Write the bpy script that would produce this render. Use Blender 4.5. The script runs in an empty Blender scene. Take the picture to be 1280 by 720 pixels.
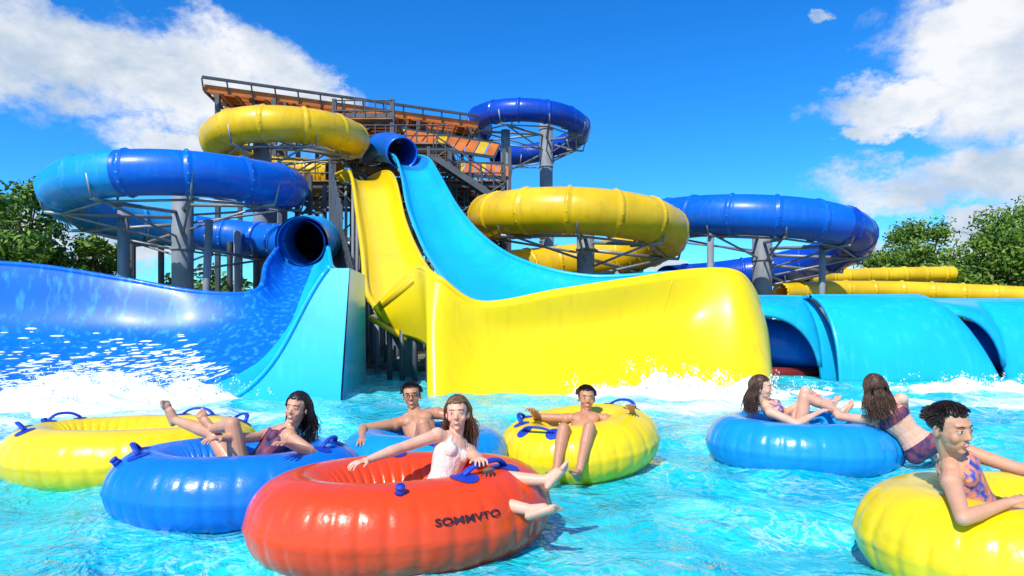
import bpy, math, random
import numpy as np
from mathutils import Vector, noise, Matrix
random.seed(7); np.random.seed(7)
V=Vector
S=bpy.context.scene
S.view_settings.view_transform='Standard'; S.view_settings.look='None'; S.view_settings.exposure=0

# ---------------------------------------------------------------- materials
def mat(name,col,rough=0.4,spec=0.5,var=0.0,vscale=3.0,bump=0.0,bscale=20,metal=0,coat=0,sss=0,col2=None,det=5,streak=None,sk_to=.45):
    m=bpy.data.materials.new(name); m.use_nodes=True
    nt=m.node_tree; b=nt.nodes['Principled BSDF']
    b.inputs['Base Color'].default_value=(*col,1); b.inputs['Roughness'].default_value=rough
    b.inputs['Metallic'].default_value=metal; b.inputs['Specular IOR Level'].default_value=spec
    b.inputs['Coat Weight'].default_value=coat; b.inputs['Coat Roughness'].default_value=0.08
    if sss:
        b.inputs['Subsurface Weight'].default_value=sss; b.inputs['Subsurface Radius'].default_value=(0.02,0.008,0.004); b.inputs['Subsurface Scale'].default_value=0.5
    tc=nt.nodes.new('ShaderNodeTexCoord')
    if var>0 or col2:
        n=nt.nodes.new('ShaderNodeTexNoise'); n.inputs['Scale'].default_value=vscale; n.inputs['Detail'].default_value=det
        nt.links.new(tc.outputs['Object'],n.inputs['Vector'])
        r=nt.nodes.new('ShaderNodeValToRGB'); r.color_ramp.elements[0].position=0.35; r.color_ramp.elements[1].position=0.65
        c2=col2 if col2 else tuple(c*(1-var) for c in col)
        r.color_ramp.elements[0].color=(*c2,1); r.color_ramp.elements[1].color=(*col,1)
        nt.links.new(n.outputs['Fac'],r.inputs['Fac']); out=r.outputs['Color']
        if streak:  # faint weathering / water runs
            mp=nt.nodes.new('ShaderNodeMapping'); mp.inputs['Scale'].default_value=(5,5,.5); nt.links.new(tc.outputs['Object'],mp.inputs['Vector'])
            n3=nt.nodes.new('ShaderNodeTexNoise'); n3.inputs['Scale'].default_value=1.6; n3.inputs['Detail'].default_value=7; nt.links.new(mp.outputs[0],n3.inputs['Vector'])
            r3=nt.nodes.new('ShaderNodeMapRange'); r3.inputs['From Min'].default_value=.52; r3.inputs['From Max'].default_value=.8; r3.inputs['To Max'].default_value=sk_to; nt.links.new(n3.outputs['Fac'],r3.inputs['Value'])
            mx=nt.nodes.new('ShaderNodeMixRGB'); nt.links.new(r3.outputs[0],mx.inputs['Fac']); nt.links.new(out,mx.inputs['Color1']); mx.inputs['Color2'].default_value=(*streak,1); out=mx.outputs[0]
        nt.links.new(out,b.inputs['Base Color'])
    if bump>0:
        n2=nt.nodes.new('ShaderNodeTexNoise'); n2.inputs['Scale'].default_value=bscale; n2.inputs['Detail'].default_value=4
        nt.links.new(tc.outputs['Object'],n2.inputs['Vector'])
        bp=nt.nodes.new('ShaderNodeBump'); bp.inputs['Strength'].default_value=bump; bp.inputs['Distance'].default_value=0.05
        nt.links.new(n2.outputs['Fac'],bp.inputs['Height']); nt.links.new(bp.outputs['Normal'],b.inputs['Normal'])
    return m
YEL=mat('yellow_fibreglass',(0.95,0.675,0.002),0.34,0.35,var=0.10,vscale=0.6,bump=0.05,bscale=1.5,coat=.15,streak=(.72,.40,.01))
YELD=mat('yellow_tube_fibreglass',(0.88,0.55,0.004),0.36,0.4,var=0.25,vscale=0.9,bump=0.04,bscale=2,coat=.2,streak=(.5,.26,.02))
CYA=mat('cyan_fibreglass',(0.008,0.49,0.82),0.32,0.35,var=0.14,vscale=0.6,bump=0.05,bscale=1.5,coat=.15,streak=(.05,.62,.85))
BLU=mat('blue_fibreglass',(0.004,0.145,0.72),0.34,0.35,var=0.25,vscale=0.5,bump=0.05,bscale=1.5,coat=.15,streak=(.01,.26,.75))
BWL=mat('bowl_blue_fibreglass',(0.003,0.17,0.78),0.36,0.3,var=0.30,vscale=0.35,bump=0.10,bscale=1.2,coat=.1,streak=(.06,.45,.85),sk_to=.75)
LBL=mat('light_blue_fibreglass',(0.01,0.33,0.78),0.33,0.4,var=0.2,vscale=0.4,bump=0.04,bscale=1.5,coat=.2,streak=(.1,.5,.8))
DBL=mat('deep_blue_fibreglass',(0.003,0.065,0.52),0.33,0.4,var=0.25,vscale=0.6,coat=.2,streak=(.01,.14,.6))
STL=mat('galvanised_steel',(0.33,0.35,0.37),0.45,0.5,var=0.3,vscale=2.0,metal=.3)
DST=mat('dark_steel',(0.075,0.085,0.105),0.5,0.5,var=0.4,vscale=2)
CON=mat('grey_column_paint',(0.27,0.30,0.34),0.6,0.4,var=0.3,vscale=1.2,bump=.1,bscale=8,streak=(.14,.14,.14))
ORG=mat('orange_roof',(0.74,0.20,0.04),0.6,0.3,var=0.35,vscale=1.0)
WOOD=mat('deck_timber',(0.42,0.21,0.09),0.7,0.3,var=0.4,vscale=2)
GRN=mat('green_netting',(0.05,0.34,0.25),0.7,0.3,var=0.5,vscale=4)
RED=mat('dark_red_plastic',(0.22,0.02,0.02),0.45)
def vinyl(n,c,var=.10): return mat(n,c,0.30,0.45,var=var,vscale=5,bump=0.22,bscale=7,coat=.3)
VY=vinyl('yellow_vinyl',(0.95,0.67,0.003)); VB=vinyl('blue_vinyl',(0.006,0.19,0.74)); VR=vinyl('red_vinyl',(0.86,0.062,0.004)); VC=vinyl('sky_blue_vinyl',(0.008,0.31,0.76))
HND=mat('handle_webbing',(0.01,0.05,0.46),0.45,bump=.3,bscale=120)
BLK=mat('black_print',(0.03,0.01,0.02),0.5)
WHT=mat('eye_white',(0.70,0.70,0.69),0.25)
IRIS=mat('iris',(0.03,0.015,0.01),0.15)
LIP=mat('lips',(0.52,0.17,0.14),0.45)
TOOTH=mat('teeth',(0.75,0.73,0.68),0.3)
LEAF=mat('leaves',(0.09,0.19,0.02),0.5,0.3,col2=(0.045,0.11,0.012),vscale=1.3)
LEAF2=mat('leaves_light',(0.20,0.31,0.03),0.5,0.3,col2=(0.10,0.19,0.02),vscale=1.3)
BARK=mat('bark',(0.12,0.08,0.05),0.9,0.2,var=.5,vscale=6,bump=.5,bscale=12)
def skin(n,c):
    c2=(c[0]*.95,c[1]*.80,c[2]*.74)
    return mat(n,c,0.48,0.4,col2=c2,vscale=9,bump=0.08,bscale=70,sss=0.2,coat=.06)

# ---------------------------------------------------------------- mesh helpers
class B:
    def __init__(s): s.v=[];s.f=[];s.m=[]
    def add(s,vs,fs,mi=0):
        o=len(s.v); s.v+= [tuple(v) for v in vs]; s.f+=[tuple(i+o for i in f) for f in fs]; s.m+=[mi]*len(fs)
    def tube(s,pts,rad,n=10,mi=0,cap=True,closed=False,flat=1.0):
        pts=[V(p) for p in pts]; N=len(pts); vs=[];fs=[]
        t0=(pts[1]-pts[0]).normalized(); side=t0.cross(V((0,0,1)))
        if side.length<1e-3: side=V((1,0,0))
        side.normalize()
        for i,p in enumerate(pts):
            if closed: t=pts[(i+1)%N]-pts[i-1]
            else: t=pts[min(i+1,N-1)]-pts[max(i-1,0)]
            t.normalize(); side=(side-t*side.dot(t))
            if side.length<1e-6: side=t.orthogonal()
            side.normalize(); up=side.cross(t)
            r=rad[i] if hasattr(rad,'__len__') else rad
            for k in range(n):
                a=2*math.pi*k/n; vs.append(p+side*math.cos(a)*r+up*math.sin(a)*r*flat)
        M=N if closed else N-1
        for i in range(M):
            j=(i+1)%N
            for k in range(n): fs.append((i*n+k,i*n+(k+1)%n,j*n+(k+1)%n,j*n+k))
        if cap and not closed:
            fs.append(tuple(range(n))[::-1]); fs.append(tuple((N-1)*n+k for k in range(n)))
        s.add(vs,fs,mi)
    def rod(s,p,q,r,n=8,mi=0): s.tube([p,q],r,n,mi)
    def box(s,p,q,w,h,mi=0):
        p=V(p);q=V(q);t=(q-p).normalized(); a=t.cross(V((0,0,1)))
        if a.length<1e-3:a=V((1,0,0))
        a.normalize(); b=a.cross(t)
        vs=[c+a*(sx*w/2)+b*(sy*h/2) for c in(p,q) for sx,sy in((-1,-1),(1,-1),(1,1),(-1,1))]
        s.add(vs,[(3,2,1,0),(4,5,6,7),(0,1,5,4),(1,2,6,5),(2,3,7,6),(3,0,4,7)],mi)
    def ell(s,c,ax,n=14,m=9,mi=0):
        c=V(c); vs=[];fs=[]
        for j in range(1,m):
            ph=math.pi*j/m
            for i in range(n):
                a=2*math.pi*i/n; vs.append(c+ax[0]*math.cos(a)*math.sin(ph)+ax[1]*math.sin(a)*math.sin(ph)+ax[2]*math.cos(ph))
        for j in range(m-2):
            for i in range(n): fs.append((j*n+i,(j+1)*n+i,(j+1)*n+(i+1)%n,j*n+(i+1)%n))
        t=len(vs); vs.append(c+ax[2]); vs.append(c-ax[2])
        for i in range(n):
            fs.append((t,i,(i+1)%n)); fs.append((t+1,(m-2)*n+(i+1)%n,(m-2)*n+i))
        s.add(vs,fs,mi)
    def caps(s,p,q,r1,r2,side=None,fl=1.0,n=12,mi=0):
        p=V(p);q=V(q);t=(q-p); L=t.length; t.normalize()
        side=V(side) if side is not None else t.orthogonal()
        side=(side-t*side.dot(t)).normalized(); up=side.cross(t)
        prof=[]
        for k in range(1,5):
            a=math.pi/2*k/4; prof.append((-r1*math.cos(a)*min(fl,1),r1*math.sin(a)))
        for k in range(1,3): prof.append((L*k/3,r1+(r2-r1)*k/3))
        for k in range(0,4):
            a=math.pi/2*k/4; prof.append((L+r2*math.sin(a)*min(fl,1),r2*math.cos(a)))
        vs=[];fs=[]
        for (d,r) in prof:
            for k in range(n):
                a=2*math.pi*k/n; vs.append(p+t*d+side*math.cos(a)*r+up*math.sin(a)*r*fl)
        m=len(prof)
        for i in range(m-1):
            for k in range(n): fs.append((i*n+k,i*n+(k+1)%n,(i+1)*n+(k+1)%n,(i+1)*n+k))
        o=len(vs); vs.append(p-t*r1*min(fl,1)); vs.append(q+t*r2*min(fl,1))
        for k in range(n):
            fs.append((o,(k+1)%n,k)); fs.append((o+1,(m-1)*n+k,(m-1)*n+(k+1)%n))
        s.add(vs,fs,mi)
    def obj(s,name,mats,smooth=True,parent=None):
        me=bpy.data.meshes.new(name); me.from_pydata([tuple(v) for v in s.v],[],s.f)
        for m in mats: me.materials.append(m)
        me.polygons.foreach_set('material_index',s.m); me.polygons.foreach_set('use_smooth',[smooth]*len(s.f)); me.update()
        o=bpy.data.objects.new(name,me); S.collection.objects.link(o)
        if parent: o.parent=parent
        return o
def empty(name):
    o=bpy.data.objects.new(name,None); S.collection.objects.link(o); return o
def crom(P,n):
    P=[V(p) for p in P]; out=[]; K=len(P)-1
    for i in range(n):
        t=i/(n-1)*K; k=min(int(t),K-1); f=t-k
        a=P[k-1] if k>0 else P[k]*2-P[k+1]; b=P[k]; c=P[k+1]; d=P[k+2] if k+2<=K else P[k+1]*2-P[k]
        out.append(0.5*((2*b)+(c-a)*f+(2*a-5*b+4*c-d)*f*f+(3*b-a-3*c+d)*f**3))
    return out
def loft(rows,nr,nc):
    cr=[crom(r,nc) for r in rows]
    cols=[crom([c[j] for c in cr],nr) for j in range(nc)]
    return [[cols[j][i] for j in range(nc)] for i in range(nr)]
def sheet(name,g,mats,mi=None,parent=None,thick=0.06):
    b=B(); nr=len(g);nc=len(g[0]); vs=[p for r in g for p in r]
    fs=[(i*nc+j,i*nc+j+1,(i+1)*nc+j+1,(i+1)*nc+j) for i in range(nr-1) for j in range(nc-1)]
    b.add(vs,fs)
    if mi: b.m=[mi(i/(nr-1),j/(nc-1)) for i in range(nr-1) for j in range(nc-1)]
    o=b.obj(name,mats,parent=parent)
    sm=o.modifiers.new('s','SOLIDIFY'); sm.thickness=thick; sm.offset=0
    return o

# ---------------------------------------------------------------- spiral tube slides
def helix(cx,cy,R,a0,a1,zs,n=90):
    P=[]
    for i in range(n):
        f=i/(n-1); a=math.radians(a0+(a1-a0)*f)
        k=f*(len(zs)-1); j=min(int(k),len(zs)-2); z=zs[j]+(zs[j+1]-zs[j])*(k-j)
        P.append(V((cx+R*math.cos(a),cy+R*math.sin(a),z)))
    return P
def resample(P,step):
    L=[0]
    for a,b in zip(P,P[1:]): L.append(L[-1]+(b-a).length)
    n=max(2,int(L[-1]/step)); out=[];j=0
    for i in range(n+1):
        d=L[-1]*i/n
        while j<len(L)-2 and L[j+1]<d: j+=1
        f=(d-L[j])/max(1e-6,L[j+1]-L[j]); out.append(P[j].lerp(P[j+1],min(f,1)))
    return out
def slide_tube(parent,P,r,m,seam=1.6,name='tube_shell',mats=None):
    P=resample(P,0.05); seg=int(seam/0.05); rad=[]
    for i in range(len(P)):
        k=i%seg; rad.append(r+(0.045 if k in(0,1) else (-.012 if k==3 else 0.0)))
    b=B(); b.tube(P,rad,36,0,cap=False)
    if mats is not None: b.m=[mats(i/(len(P)-1)) for i in range(len(P)-1) for k in range(36)]
    for i in range(0,len(P)-2,seg):
        t=(P[i+1]-P[i]).normalized(); sd=t.cross(V((0,0,1))).normalized(); up=sd.cross(t)
        for k in range(16):
            a=2*math.pi*(k+.5)/16; c=P[i]+t*.025+(sd*math.cos(a)+up*math.sin(a))*(r+.046); b.ell(c,(t*.03,sd*.016,up*.016),5,4,0)
    o=b.obj(name,m,parent=parent)
    sm=o.modifiers.new('s','SOLIDIFY'); sm.thickness=0.05; sm.offset=-1
    for sg in(1,-1):
        c=B(); L=[]
        for i in range(0,len(P)-1,4):
            t=(P[i+1]-P[i]).normalized(); sd=t.cross(V((0,0,1))).normalized(); L.append(P[i]+sd*sg*(r+.012))
        c.tube(L,.03,6); c.obj('half_shell_joint',[m[0] if mats is None else m[-1]],parent=parent)
    return P
def truss(parent,cx,cy,P,r=0.38,top=0.4,nar=8,mat_=CON):
    b=B(); zt=max(p.z for p in P)+top
    b.tube([(cx,cy,-.2),(cx,cy,zt)],r,20,0); b.tube([(cx,cy,zt),(cx,cy,zt+.08)],r+.06,20,0)
    for z in np.arange(1.5,zt,2.4): b.tube([(cx,cy,z),(cx,cy,z+.08)],r+.04,20,0)
    n=len(P); ends=[]
    for i in range(nar):
        p=P[int((i+.3)/nar*n)]; d=(V((cx,cy,p.z))-p); d.z=0; d.normalize()
        e2=p-V((0,0,.85)); ends.append(e2)
        b.rod((cx,cy,p.z-.6),e2,.07,8,1); b.rod((cx,cy,p.z-1.6),e2,.045,8,1); b.rod(e2-d*.5,e2+d*.7,.06,8,1)
        b.rod(e2-d*.5,p-d*.7-V((0,0,.1)),.04,6,1); b.rod(e2+d*.5,p+d*.7-V((0,0,.1)),.04,6,1)
    for a,c in zip(ends,ends[1:]): b.rod(a,c,.045,6,1)
    return b.obj('support_steelwork',[mat_,STL],parent=parent)

e=empty('blue_spiral_tube_slide')
P=helix(-12.35,24,3.72,70,-325,[6.9,6.5,6.15,6.0,5.8,5.5,5.2,4.9,4.5],120)
h=crom([P[-1],P[-1]+V((1.3,-1.2,-.2)),(-6.5,21.3,3.95),(-5.9,18.1,3.5)],30)
slide_tube(e,P+h[1:],.68,[LBL,BLU],1.7,mats=lambda f:0 if (0.30<f<.60 or f>.8) else 1)
truss(e,-12.35,24,P,nar=10)
b=B(); b.tube([(-5.9,18.12,3.5),(-5.89,17.92,3.47)],[.74,.74],28,0,cap=False); b.tube([(-5.9,18.15,3.5),(-5.89,17.9,3.47)],[.62,.62],28,0,cap=False)
b.box((-13.9,22.9,-.1),(-13.9,22.9,5.2),.28,.28,1)
b.rod((-11.4,26.6,-.1),(-11.4,26.6,5),.16,12,1); b.rod((-10.6,22,-.1),(-10.6,22.4,4.8),.13,12,1)
b.rod((-7.6,24,-.1),(-7.6,24,3.8),.14,12,1)
b.obj('exit_collar',[DBL,CON],parent=e)

e=empty('yellow_spiral_tube_slide')
P=helix(-10.15,29,2.9,60,-300,[10.0,9.5,9.35,9.25,9.0,8.7,8.5],100)
slide_tube(e,P,.68,[YELD],1.5)
truss(e,-10.8,27.7,P,nar=7)
e=empty('blue_spiral_tube_slide')
P=helix(1.0,41,3.35,150,490,[13.9,13.8,13.6,13.4,13.0,12.5],100)
slide_tube(e,P,.62,[DBL],1.6); truss(e,2.2,41.2,P,nar=8,r=.42)
b=B(); b.rod((-.4,39.5,-.1),(-.4,39.5,13),.28,14); b.obj('post',[CON],parent=e)
e=empty('yellow_spiral_tube_slide')
P=helix(2.55,25,3.45,110,560,[5.7,5.5,5.15,5.0,4.8,4.5,4.1,3.8,3.4,3.0],120)
slide_tube(e,P,.74,[YELD],1.5); truss(e,2.75,23.9,P[15:],nar=9,r=.33)
b=B(); b.rod((1.7,30,-.1),(1.7,30,7.4),.26,14); b.rod((4.6,27.5,-.1),(4.6,27.5,4.2),.2,14); b.obj('post',[CON],parent=e)
e=empty('blue_spiral_tube_slide')
P=helix(10.9,29,4.15,150,500,[6.0,5.8,5.5,5.2,4.9,4.4,3.9,3.5,3.2],120)
slide_tube(e,P,.75,[BLU,DBL],1.6,mats=lambda f:0 if f<.42 else 1); truss(e,11.1,28.4,P,nar=10,r=.42)
b=B(); b.rod((12.6,26,-.1),(12.6,26,4.4),.13,12); b.rod((8,25.8,-.1),(8,25.8,5),.14,12); b.obj('post',[CON],parent=e)
e=empty('yellow_straight_tube_slide')
slide_tube(e,[V((15,33,3.35)),V((17.2,34.4,3.6)),V((20,35,3.75)),V((24.3,35.3,3.85))],.36,[YELD],1.2)
slide_tube(e,crom([(13,31,2.6),(16,32.2,2.8),(20,32,2.75),(25,30.5,2.4),(29,28,2.0)],30),.42,[YELD],1.4,'lower_tube')
b=B()
for x,y in((17,34.3),(20.5,35),(23.5,35.2),(17,32.3),(21,31.8),(26,30)): b.rod((x,y,-.1),(x,y,3.3 if y>34 else 2.3),.12,10)
b.obj('posts',[CON],parent=e)

# ---------------------------------------------------------------- open flumes
def trough(rows,sag,nr=60,nc=25):
    L=crom([r[0] for r in rows],nr); R=crom([r[1] for r in rows],nr); g=[]
    for i in range(nr):
        l,r=L[i],R[i]; t=(L[min(i+1,nr-1)]-L[max(i-1,0)]).normalized(); w=(r-l); nn=w.cross(t).normalized()
        if nn.z<0: nn=-nn
        row=[]
        for j in range(nc):
            u=j/(nc-1)*2-1; d=-(1-abs(u)**4)*sag
            row.append(l+w*(j/(nc-1))+nn*d)
        g.append(row)
    return g
e=empty('blue_drop_slide')
rows=[[V((-5.7,29.5,9.0)),V((-4.4,30,9.0))],[V((-5.0,27.6,8.25)),V((-3.6,27.8,8.25))],[V((-4.3,25,6.9)),V((-2.85,25.3,6.95))],[V((-3.41,21,4.98)),V((-1.87,22,5.15))],[V((-2.41,17.5,3.27)),V((-.83,19,3.72))],
 [V((-1.54,14.5,2.2)),V((.3,16.5,2.78))],[V((-1.0,12.7,1.6)),V((1.94,15.5,2.32))],[V((-.3,12.35,1.2)),V((4.6,15,2.36))],[V((.5,12.3,.6)),V((5.0,14.5,1.6))]]
g=trough(rows,.46,72); sheet('slide_bed',g,[CYA,LBL],mi=lambda a,t:1 if a<.13 else 0,parent=e,thick=.07)
b=B(); b.tube([p[0]+V((0,0,.03)) for p in g[:57]],.06,8); b.tube([p[-1]+V((0,0,.03)) for p in g],.06,8)
for i in range(6,57,6): b.tube([q-V((0,0,.05)) for q in g[i]],.05,6,cap=True)
b.obj('rim',[CYA],parent=e)
b=B(); b.tube(crom([(-7.2,32.4,9.8),(-6.3,31.2,9.7),(-5.5,29.9,9.3),(-4.9,28.6,8.75)],16),.66,22,0,cap=False); b.obj('entry_tube',[BLU],parent=e).modifiers.new('s','SOLIDIFY').thickness=.05
b=B()
for i in (6,16,25,34,42,50):
    a=g[i][3];c=g[i][-4]; m_=(a+c)/2-V((0,0,.35))
    b.rod((m_.x,m_.y,-.1),m_,.16,12); b.rod((a.x,a.y,a.z-.3),(c.x,c.y,c.z-.3),.09,8)
b.obj('posts',[CON],parent=e)
e=empty('yellow_drop_slide')
rows=[[V((-8.6,31,8.3)),V((-7.2,31.8,8.3))],[V((-7.4,28.6,7.95)),V((-5.8,29,8.0))],[V((-6.4,25.6,6.95)),V((-4.7,25.6,6.95))],[V((-5.19,21.5,4.79)),V((-3.56,21.2,4.62))],[V((-4.2,18,3.15)),V((-2.55,17.4,3.1))],
 [V((-3.53,15.5,2.0)),V((-1.7,14.5,2.14))],[V((-2.89,13.7,1.5)),V((-1.1,12.6,1.6))]]
g=trough(rows,.42,72); sheet('slide_bed',g,[YEL],parent=e,thick=.07)
b=B(); b.tube([p[0]+V((0,0,.03)) for p in g],.07,8); b.tube([p[-1]+V((0,0,.03)) for p in g],.06,8)
for i in range(6,70,7): b.tube([q-V((0,0,.06)) for q in g[i]],.05,6)
b.obj('rim',[YEL],parent=e)
b=B()
for i in (8,17,26,35,44,53,62):
    a=g[i][2];c=g[i][-3]; m_=(a+c)/2-V((0,0,.35)); b.rod((m_.x,m_.y,-.1),m_,.14,12); b.rod((a.x-.1,a.y,a.z-.3),(c.x,c.y,c.z-.3),.08,8); b.rod((a.x,a.y,-.1),(a.x,a.y,a.z-.25),.07,8)
    b.rod((a.x,a.y,.2),(m_.x,m_.y,max(m_.z-1,.5)),.04,6)
b.obj('posts',[CON],parent=e)
C=[((-2.95,13.9,1.55),(-2.8,13.8,1.3),(-2.7,13.9,1.1)),
   ((-1.95,12.9,2.3),(-1.75,12.5,1.6),(-1.6,12.5,.75)),
   ((-1.43,12.1,2.1),(-1.42,11.6,1.1),(-1.38,11.0,-.15)),
   ((-.6,12.1,1.6),(-.58,12.0,.9),(-.57,11.3,-.15)),
   ((.92,12.3,1.84),(.9,12.35,.95),(.87,11.4,-.15)),
   ((2.4,12.6,2.08),(2.2,12.65,1.1),(2.0,11.5,-.15)),
   ((3.78,12.9,2.28),(3.5,12.8,1.2),(3.1,11.6,-.15)),
   ((4.6,12.9,2.2),(4.55,12.5,1.3),(4.5,11.7,-.15)),
   ((5.2,13.5,1.6),(5.25,13.2,1.0),(5.05,12.5,-.15)),
   ((5.4,15,1.7),(5.45,15,1.0),(5.3,15,-.15))]
g=loft([list(c) for c in C],140,20)
sheet('splash_wall',g,[YEL],parent=e,thick=.08)
b=B(); b.tube([r[0]+V((0,.05,.0)) for r in g],.075,10); b.tube([g[0][j] for j in range(20)],.05,8)
for i in (40,86,113): b.tube([g[i][j]+V((0,-.045,0)) for j in range(1,20)],.008,6,0)
b.obj('wall_rim',[YEL],parent=e)
b=B(); b.box((-2.9,13.85,1.5),(-1.95,12.8,2.1),.08,.12,0); b.box((-3.05,13.7,1.35),(-2.2,13.4,.9),.1,.1,0)
for k in range(5):
    x=-2.6+k*.3; b.rod((x,13.6-.2*k,-.1),(x,13.6-.2*k,1.2),.06,8,1)
b.obj('joint_bracket',[YELD,DST],parent=e)

e=empty('blue_bowl_slide')
R_=[[(-6.6,18.1,3.35),(-6.4,18.1,2.95),(-5.9,18.1,2.8),(-5.4,18.1,2.95),(-5.2,18.1,3.35)],
 [(-6.45,16.8,2.75),(-6.1,16.6,2.2),(-5.7,16.5,2.0),(-5.2,16.6,2.1),(-4.75,16.8,2.75)],
 [(-6.25,15.6,2.0),(-6.0,15.2,1.5),(-5.5,14.8,1.15),(-4.9,14.9,1.3),(-4.15,15.2,2.4)],
 [(-7.4,15.1,1.95),(-7.0,14.6,1.0),(-6.0,13.6,.45),(-4.9,13.4,.55),(-3.75,13.8,2.3)],
 [(-9.3,15.0,2.28),(-8.9,14.4,.9),(-7.4,12.8,.15),(-5.0,12.3,.15),(-3.45,12.7,2.25)],
 [(-11.2,14.4,2.55),(-11.0,13.6,.9),(-8.6,11.8,.02),(-5.0,11.4,.0),(-3.3,11.9,2.22)],
 [(-13.5,13.2,2.5),(-13.2,12.2,.9),(-10,10.9,-.1),(-4.9,10.6,-.12),(-3.2,11.2,2.2)]]
g=loft([[V(p) for p in r] for r in R_],90,70)
sheet('slide_bed',g,[BWL,CYA],mi=lambda a,t:1 if (t>.64) else 0,parent=e,thick=.08)
b=B(); b.tube([r[0] for r in g],.07,8,0); b.tube([r[-1] for r in g],.07,8,1)
ed=g[-1]; n=len(ed); q=lambda p:V((-2.82,p.y-.05,p.z))
for i in range(48,n-1):
    a,c=ed[i]+V((0,-.05,0)),ed[i+1]+V((0,-.05,0)); b.add([a,c,q(c),q(a)],[(0,1,2,3)],1)
lo=ed[48]; b.add([lo+V((0,-.05,0)),q(lo),V((-2.82,lo.y,-.3)),V((lo.x,lo.y-.05,-.3))],[(0,1,2,3)],1)
b.tube([p+V((0,-.05,0)) for p in ed[40:]],.045,8,1)
b.add([(-2.82,10.6,-.2),(-2.82,11.16,2.2),(-3.1,13.5,2.25),(-3.1,13.6,-.2)],[(0,1,2,3)],1)
o=b.obj('rim_and_end_flange',[BWL,CYA],parent=e)
BED=g

e=empty('cyan_runout_slides')
def shell(x0,x1,Y,zt,arch=None,cr=1.0,m=CYA):
    b=B(); nx=60; nt=14; G=[]
    for i in range(nx+1):
        x=x0+(x1-x0)*i/nx; z=zt
        if x>x1-cr: z=zt*math.sqrt(max(0.02,1-((x-(x1-cr))/cr)**2))*0.999
        zb=-.15
        if arch and arch[0]<x<arch[1]: zb=min(arch[2]*math.sqrt(max(0,1-((x-arch[0])/(arch[1]-arch[0]))**2.2)),z*.8)
        row=[]
        for j in range(nt+1):
            a=math.pi/2*j/nt; row.append(V((x,Y+1.5*(1-math.cos(a)**.9),zb+(z-zb)*(math.sin(a)))))
        row.append(V((x,Y+3.2,z*.9)))
        G.append(row)
    sheet('runout_shell',G,[m],parent=e,thick=.07)
    b=B(); b.tube([r[-3] for r in G],.06,8)
    if arch: b.tube([r[0]+V((0,-.02,0)) for r in G if arch[0]<r[0].x<arch[1]],.05,8)
    b.obj('edge_roll',[m],parent=e)
shell(4.6,7.5,14.2,1.85,(5.5,6.85,1.42),cr=.5)
shell(6.9,10.35,13.5,1.85,None,cr=1.0)
shell(9.6,15.5,14.3,1.78,(9.7,11.0,1.45),cr=1.2)
shell(14.8,21,14.0,1.8,None,cr=1.2)
b=B(); b.tube(crom([(5.0,16.2,1.0),(6.4,15.6,.75),(7.6,15.6,.5)],12),.55,20,0); b.tube(crom([(9.5,16.2,1.0),(10.8,15.7,.8),(12,15.6,.5)],12),.55,20,0)
b.tube([(5.2,15.3,.05),(7.2,15.1,.05)],.14,12,1); b.tube([(9.6,15.3,.05),(11.4,15.1,.05)],.14,12,1)
b.obj('inner_tubes',[BLU,RED],parent=e)

# ---------------------------------------------------------------- tower
e=empty('slide_tower')
b=B()
xs=[-11.5,-8.6,-5.8,-3.0,-.4]; ys=[31,34.4,37.8]
for x in xs:
    for y in ys: b.box((x,y,-.1),(x,y,12.0 if x<-4 else 9.6),.2,.2)
for z in (2.6,5.2,7.8,9.6,11.2):
    xe=xs[-1] if z<9 else (xs[-2] if z<10 else xs[-3])
    for y in ys: b.box((xs[0],y,z),(xe,y,z),.14,.2)
    for x in xs:
        if x<=xe: b.box((x,ys[0],z+.003),(x,ys[-1],z+.003),.14,.18)
zz=[0,2.6,5.2,7.8,9.6,11.2]
for i in range(len(xs)-1):
    for k in range(5):
        if k==4 and i>1: continue
        if k==3 and i>2: continue
        if (i+k)%2==0 or k>2: b.rod((xs[i],30.98,zz[k]),(xs[i+1],30.98,zz[k+1]),.045,6)
        else: b.rod((xs[i+1],30.98,zz[k]),(xs[i],30.98,zz[k+1]),.045,6)
        b.rod((xs[i],34.4,zz[k+1]),(xs[i+1],34.4,zz[k]),.045,6)
        b.rod((xs[i],37.8,zz[k]),(xs[i+1],37.8,zz[k+1]),.045,6)
b.obj('steel_frame',[DST],smooth=False,parent=e)
b=B()
DK=((-8.6,-3.0,9.7),(-8.6,-5.8,10.9),(-11.5,-.4,7.9),(-5.8,-.4,6.5),(-5.8,-.4,5.3),(-3,-.4,3.6))
for (x0,x1,z) in DK:
    for k in range(14):
        y=31+k*.5; b.box((x0,y,z+.1),(x1,y,z+.1),.44,.06)
b.obj('decks',[WOOD],smooth=False,parent=e)
b=B()
for (x0,x1,z) in DK:
    for y in(30.9,38):
        for h_ in(.5,1.0): b.rod((x0,y,z+h_),(x1,y,z+h_),.035,6)
        x=x0
        while x<=x1: b.rod((x,y,z),(x,y,z+1),.03,6); x+=.5
for k in range(4):
    z0=k*2.2; z1=z0+2.2; xa,xb=(-3.6,-.3) if k%2==0 else (-.3,-3.6)
    for yy in(29.3,30.4):
        b.box((xa,yy,z0),(xb,yy,z1),.06,.28); b.rod((xa,yy,z0+1),(xb,yy,z1+1),.035,6)
        for t in range(7):
            f=t/6; b.rod((xa+(xb-xa)*f,yy,z0+2.2*f),(xa+(xb-xa)*f,yy,z0+2.2*f+1),.025,6)
    for t in range(12):
        f=(t+.5)/12; x=xa+(xb-xa)*f; b.box((x,29.3,z0+2.2*f),(x,30.4,z0+2.2*f),.26,.04)
for x in(-3.8,-.1):
    for yy in(29.2,30.5): b.box((x,yy,-.1),(x,yy,9.2),.14,.14)
b.obj('stairs_and_railings',[DST],smooth=False,parent=e)
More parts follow.
